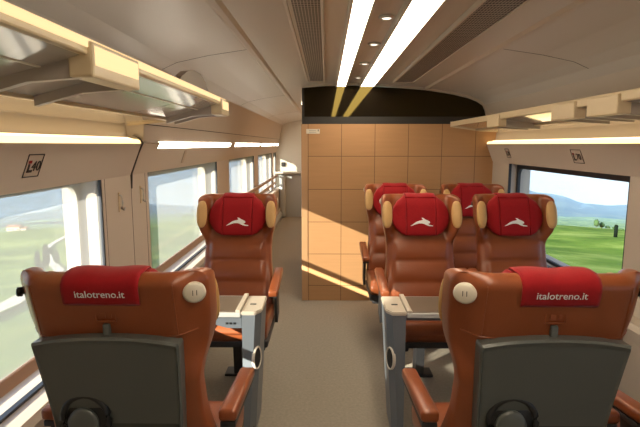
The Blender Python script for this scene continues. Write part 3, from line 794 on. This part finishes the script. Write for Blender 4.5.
# farmhouse
p = at(32.3, 292, -1); t = thing('farmhouse', 'small pale stone farmhouse on the hazy hillside outside the near window', 'building', p)
bm = bmesh.new(); box(bm, -4, 2.5, -2, 2, -1, 2.2); box(bm, 2, 5.5, -1.7, 1.7, -1, 1.5); obj('walls', bm, 'stone', t)
bm = bmesh.new(); prism_x(bm, [(-2.3, 2.15), (0, 3.1), (2.3, 2.15)], -4.2, 2.7); prism_x(bm, [(-1.95, 1.45), (0, 2.15), (1.95, 1.45)], 2.7, 5.7); obj('roof', bm, 'roof', t)
bm = bmesh.new()
for x in (-3, -.9, 1.2): box(bm, x, x+.6, -2.05, -1.95, .7, 1.4)
obj('windows', bm, 'dark', t)
# white road on the left hillside
bm = bmesh.new(); rows = []
path = [(25.6, 255), (27.0, 240), (28.2, 205), (29.5, 180), (30.0, 150), (29.8, 112), (29.0, 92), (29.6, 70), (31.5, 52), (34, 40), (38, 30)]
fine = []
for i in range(len(path)-1):
    for k in range(8):
        u = k/8; fine.append((path[i][0]*(1-u)+path[i+1][0]*u, path[i][1]*(1-u)+path[i+1][1]*u))
for i, (a, r) in enumerate(fine):
    p = at(a, r, -1); q = at(*fine[min(i+1, len(fine)-1)], -1) if i < len(fine)-1 else None
    d = (q-p) if q else d; d.z = 0; nrm = Vector((-d.y, d.x, 0)).normalized()*(.8)
    l, g_ = p-nrm, p+nrm
    rows.append((bm.verts.new((l.x, l.y, terr(l.x, l.y)+.3)), bm.verts.new((g_.x, g_.y, terr(g_.x, g_.y)+.3))))
for a, b in zip(rows, rows[1:]): bm.faces.new((a[0], a[1], b[1], b[0]))
o = obj('road', bm, 'road'); o['kind'] = 'structure'
# right: round tree clump and lone dark cypress
def tree(azd, r, side, h, w, lab):
    p = at(azd, r, side); t = thing('field_tree', lab, 'tree', p, 0, 'trees at the far edge of the green field')
    bm = bmesh.new(); tube(bm, [(0, 0, -.5), (0, 0, h*.45)], w*.10, 8); obj('trunk', bm, 'trunk', t)
    bm = bmesh.new(); blob(bm, (0, 0, h*.6), (w, w, h*.42), .5, azd*3); blob(bm, (w*.5, 0, h*.45), (w*.7, w*.7, h*.3), .5, azd*5); obj('crown', bm, 'leaf2', t, True)
tree(28.5, 300, 1, 4.2, 1.3, 'taller round tree at the far edge of the green field')
tree(29.0, 306, 1, 3.2, 1.2, 'lower round tree joined to the taller one at the far field edge')
for k, (a, l) in enumerate(((29.5, 'first'), (30.1, 'second'), (30.7, 'third'), (31.3, 'fourth'))):
    tree(a, 310+9*k, 1, 1.6, 1.1, 'low bush in the hedge line, %s after the pair of round trees' % l)
p = at(30.2, 150, 1); t = thing('marker_post', 'lone dark upright post standing in the green field', 'post', p)
bm = bmesh.new(); tube(bm, [(0, 0, -.2), (0, 0, 3.0)], .45, 12); obj('shaft', bm, 'leaf', t, True)
bm = bmesh.new(); soft(bm, (0, 0, 3.0), (.45, .45, .3), 1, 12, 8); obj('cap', bm, 'leaf', t, True)

# ------------------------------------------------------------------ sky, sun, haze
w = bpy.data.worlds.new('World'); S.world = w; w.use_nodes = True
nt = w.node_tree; bg = nt.nodes['Background']
tc = nt.nodes.new('ShaderNodeTexCoord'); sp = nt.nodes.new('ShaderNodeSeparateXYZ'); mr = nt.nodes.new('ShaderNodeMapRange')
mr.inputs[1].default_value = -.14; mr.inputs[2].default_value = .75
rp = nt.nodes.new('ShaderNodeValToRGB'); rp.color_ramp.elements[0].color = (.66, .72, .82, 1); rp.color_ramp.elements[1].color = (.16, .33, .68, 1)
e = rp.color_ramp.elements.new(.14); e.color = (.55, .66, .82, 1)
e = rp.color_ramp.elements.new(.30); e.color = (.42, .60, .86, 1)
nz = nt.nodes.new('ShaderNodeTexNoise'); nz.inputs['Scale'].default_value = 3.5; nz.inputs['Detail'].default_value = 5
mpn = nt.nodes.new('ShaderNodeMapping'); mpn.inputs['Scale'].default_value = (1, 1, 3.5)
cr = nt.nodes.new('ShaderNodeValToRGB'); cr.color_ramp.elements[0].position = .42; cr.color_ramp.elements[1].position = .75
mixc = nt.nodes.new('ShaderNodeMix'); mixc.data_type = 'RGBA'; mixc.inputs[7].default_value = (.70, .75, .84, 1)
nt.links.new(tc.outputs['Generated'], sp.inputs[0]); nt.links.new(sp.outputs[2], mr.inputs[0]); nt.links.new(mr.outputs[0], rp.inputs[0])
nt.links.new(tc.outputs['Generated'], mpn.inputs[0]); nt.links.new(mpn.outputs[0], nz.inputs['Vector']); nt.links.new(nz.outputs['Fac'], cr.inputs[0])
nt.links.new(cr.outputs[0], mixc.inputs[0]); nt.links.new(rp.outputs[0], mixc.inputs[6]); nt.links.new(mixc.outputs[2], bg.inputs[0])
# the sky is brighter around the sun
vd = nt.nodes.new('ShaderNodeVectorMath'); vd.operation = 'DOT_PRODUCT'; vd.inputs[1].default_value = Vector((-1, -.95, .42)).normalized()
mg = nt.nodes.new('ShaderNodeMapRange'); mg.inputs[1].default_value = -.15; mg.inputs[2].default_value = 1; mg.inputs[3].default_value = 1.0; mg.inputs[4].default_value = 3.6
nt.links.new(tc.outputs['Generated'], vd.inputs[0]); nt.links.new(vd.outputs['Value'], mg.inputs[0]); nt.links.new(mg.outputs[0], bg.inputs[1])
sun = bpy.data.lights.new('Sun', 'SUN'); sun.energy = 22.0; sun.color = (1, .90, .74); sun.angle = .009
so = bpy.data.objects.new('Sun', sun); COL.objects.link(so)
so.rotation_euler = Vector((1, .95, -.42)).to_track_quat('-Z', 'Y').to_euler()
so.location = (-20, -19, 9)
HZ = bpy.data.materials.new('air_haze'); HZ.use_nodes = True; nt = HZ.node_tree; nt.nodes.clear()
vs = nt.nodes.new('ShaderNodeVolumeScatter'); vs.inputs['Color'].default_value = (.36, .58, 1, 1); vs.inputs['Density'].default_value = .00034; vs.inputs['Anisotropy'].default_value = .0
oo = nt.nodes.new('ShaderNodeOutputMaterial'); nt.links.new(vs.outputs[0], oo.inputs['Volume'])
for s in (1, -1):
    bm = bmesh.new(); box(bm, *sorted((s*180, s*2900)), -300, 3000, -400, -20)
    h = obj('haze', bm, HZ); h['kind'] = 'stuff'; tag(h, 'thin blue air haze over the distant hills, %s window side' % ('clear' if s > 0 else 'screened'), 'haze')

# ------------------------------------------------------------------ camera
f = 500.; vx, vy = 326., 144.5
pitch = math.atan((213.5-vy)/f); yaw = math.atan((vx-320)/f*math.cos(pitch))
cam = bpy.data.cameras.new('Camera'); co = bpy.data.objects.new('Camera', cam); COL.objects.link(co)
cam.sensor_width = 36; cam.lens = f/640*36; cam.clip_start = .02; cam.clip_end = 8000
co.location = (-.29, 0, 1.68); co.rotation_euler = (PI/2-pitch, 0, yaw)
S.camera = co
S.view_settings.view_transform = 'Standard'; S.view_settings.look = 'None'; S.view_settings.gamma = 1; S.view_settings.use_curve_mapping = False
S.view_settings.exposure = 0.0
S.cycles.use_denoising = True
S.cycles.max_bounces = 10; S.cycles.transparent_max_bounces = 16; S.cycles.volume_bounces = 1
S.cycles.caustics_reflective = False; S.cycles.caustics_refractive = False
S.cycles.sample_clamp_indirect = 6
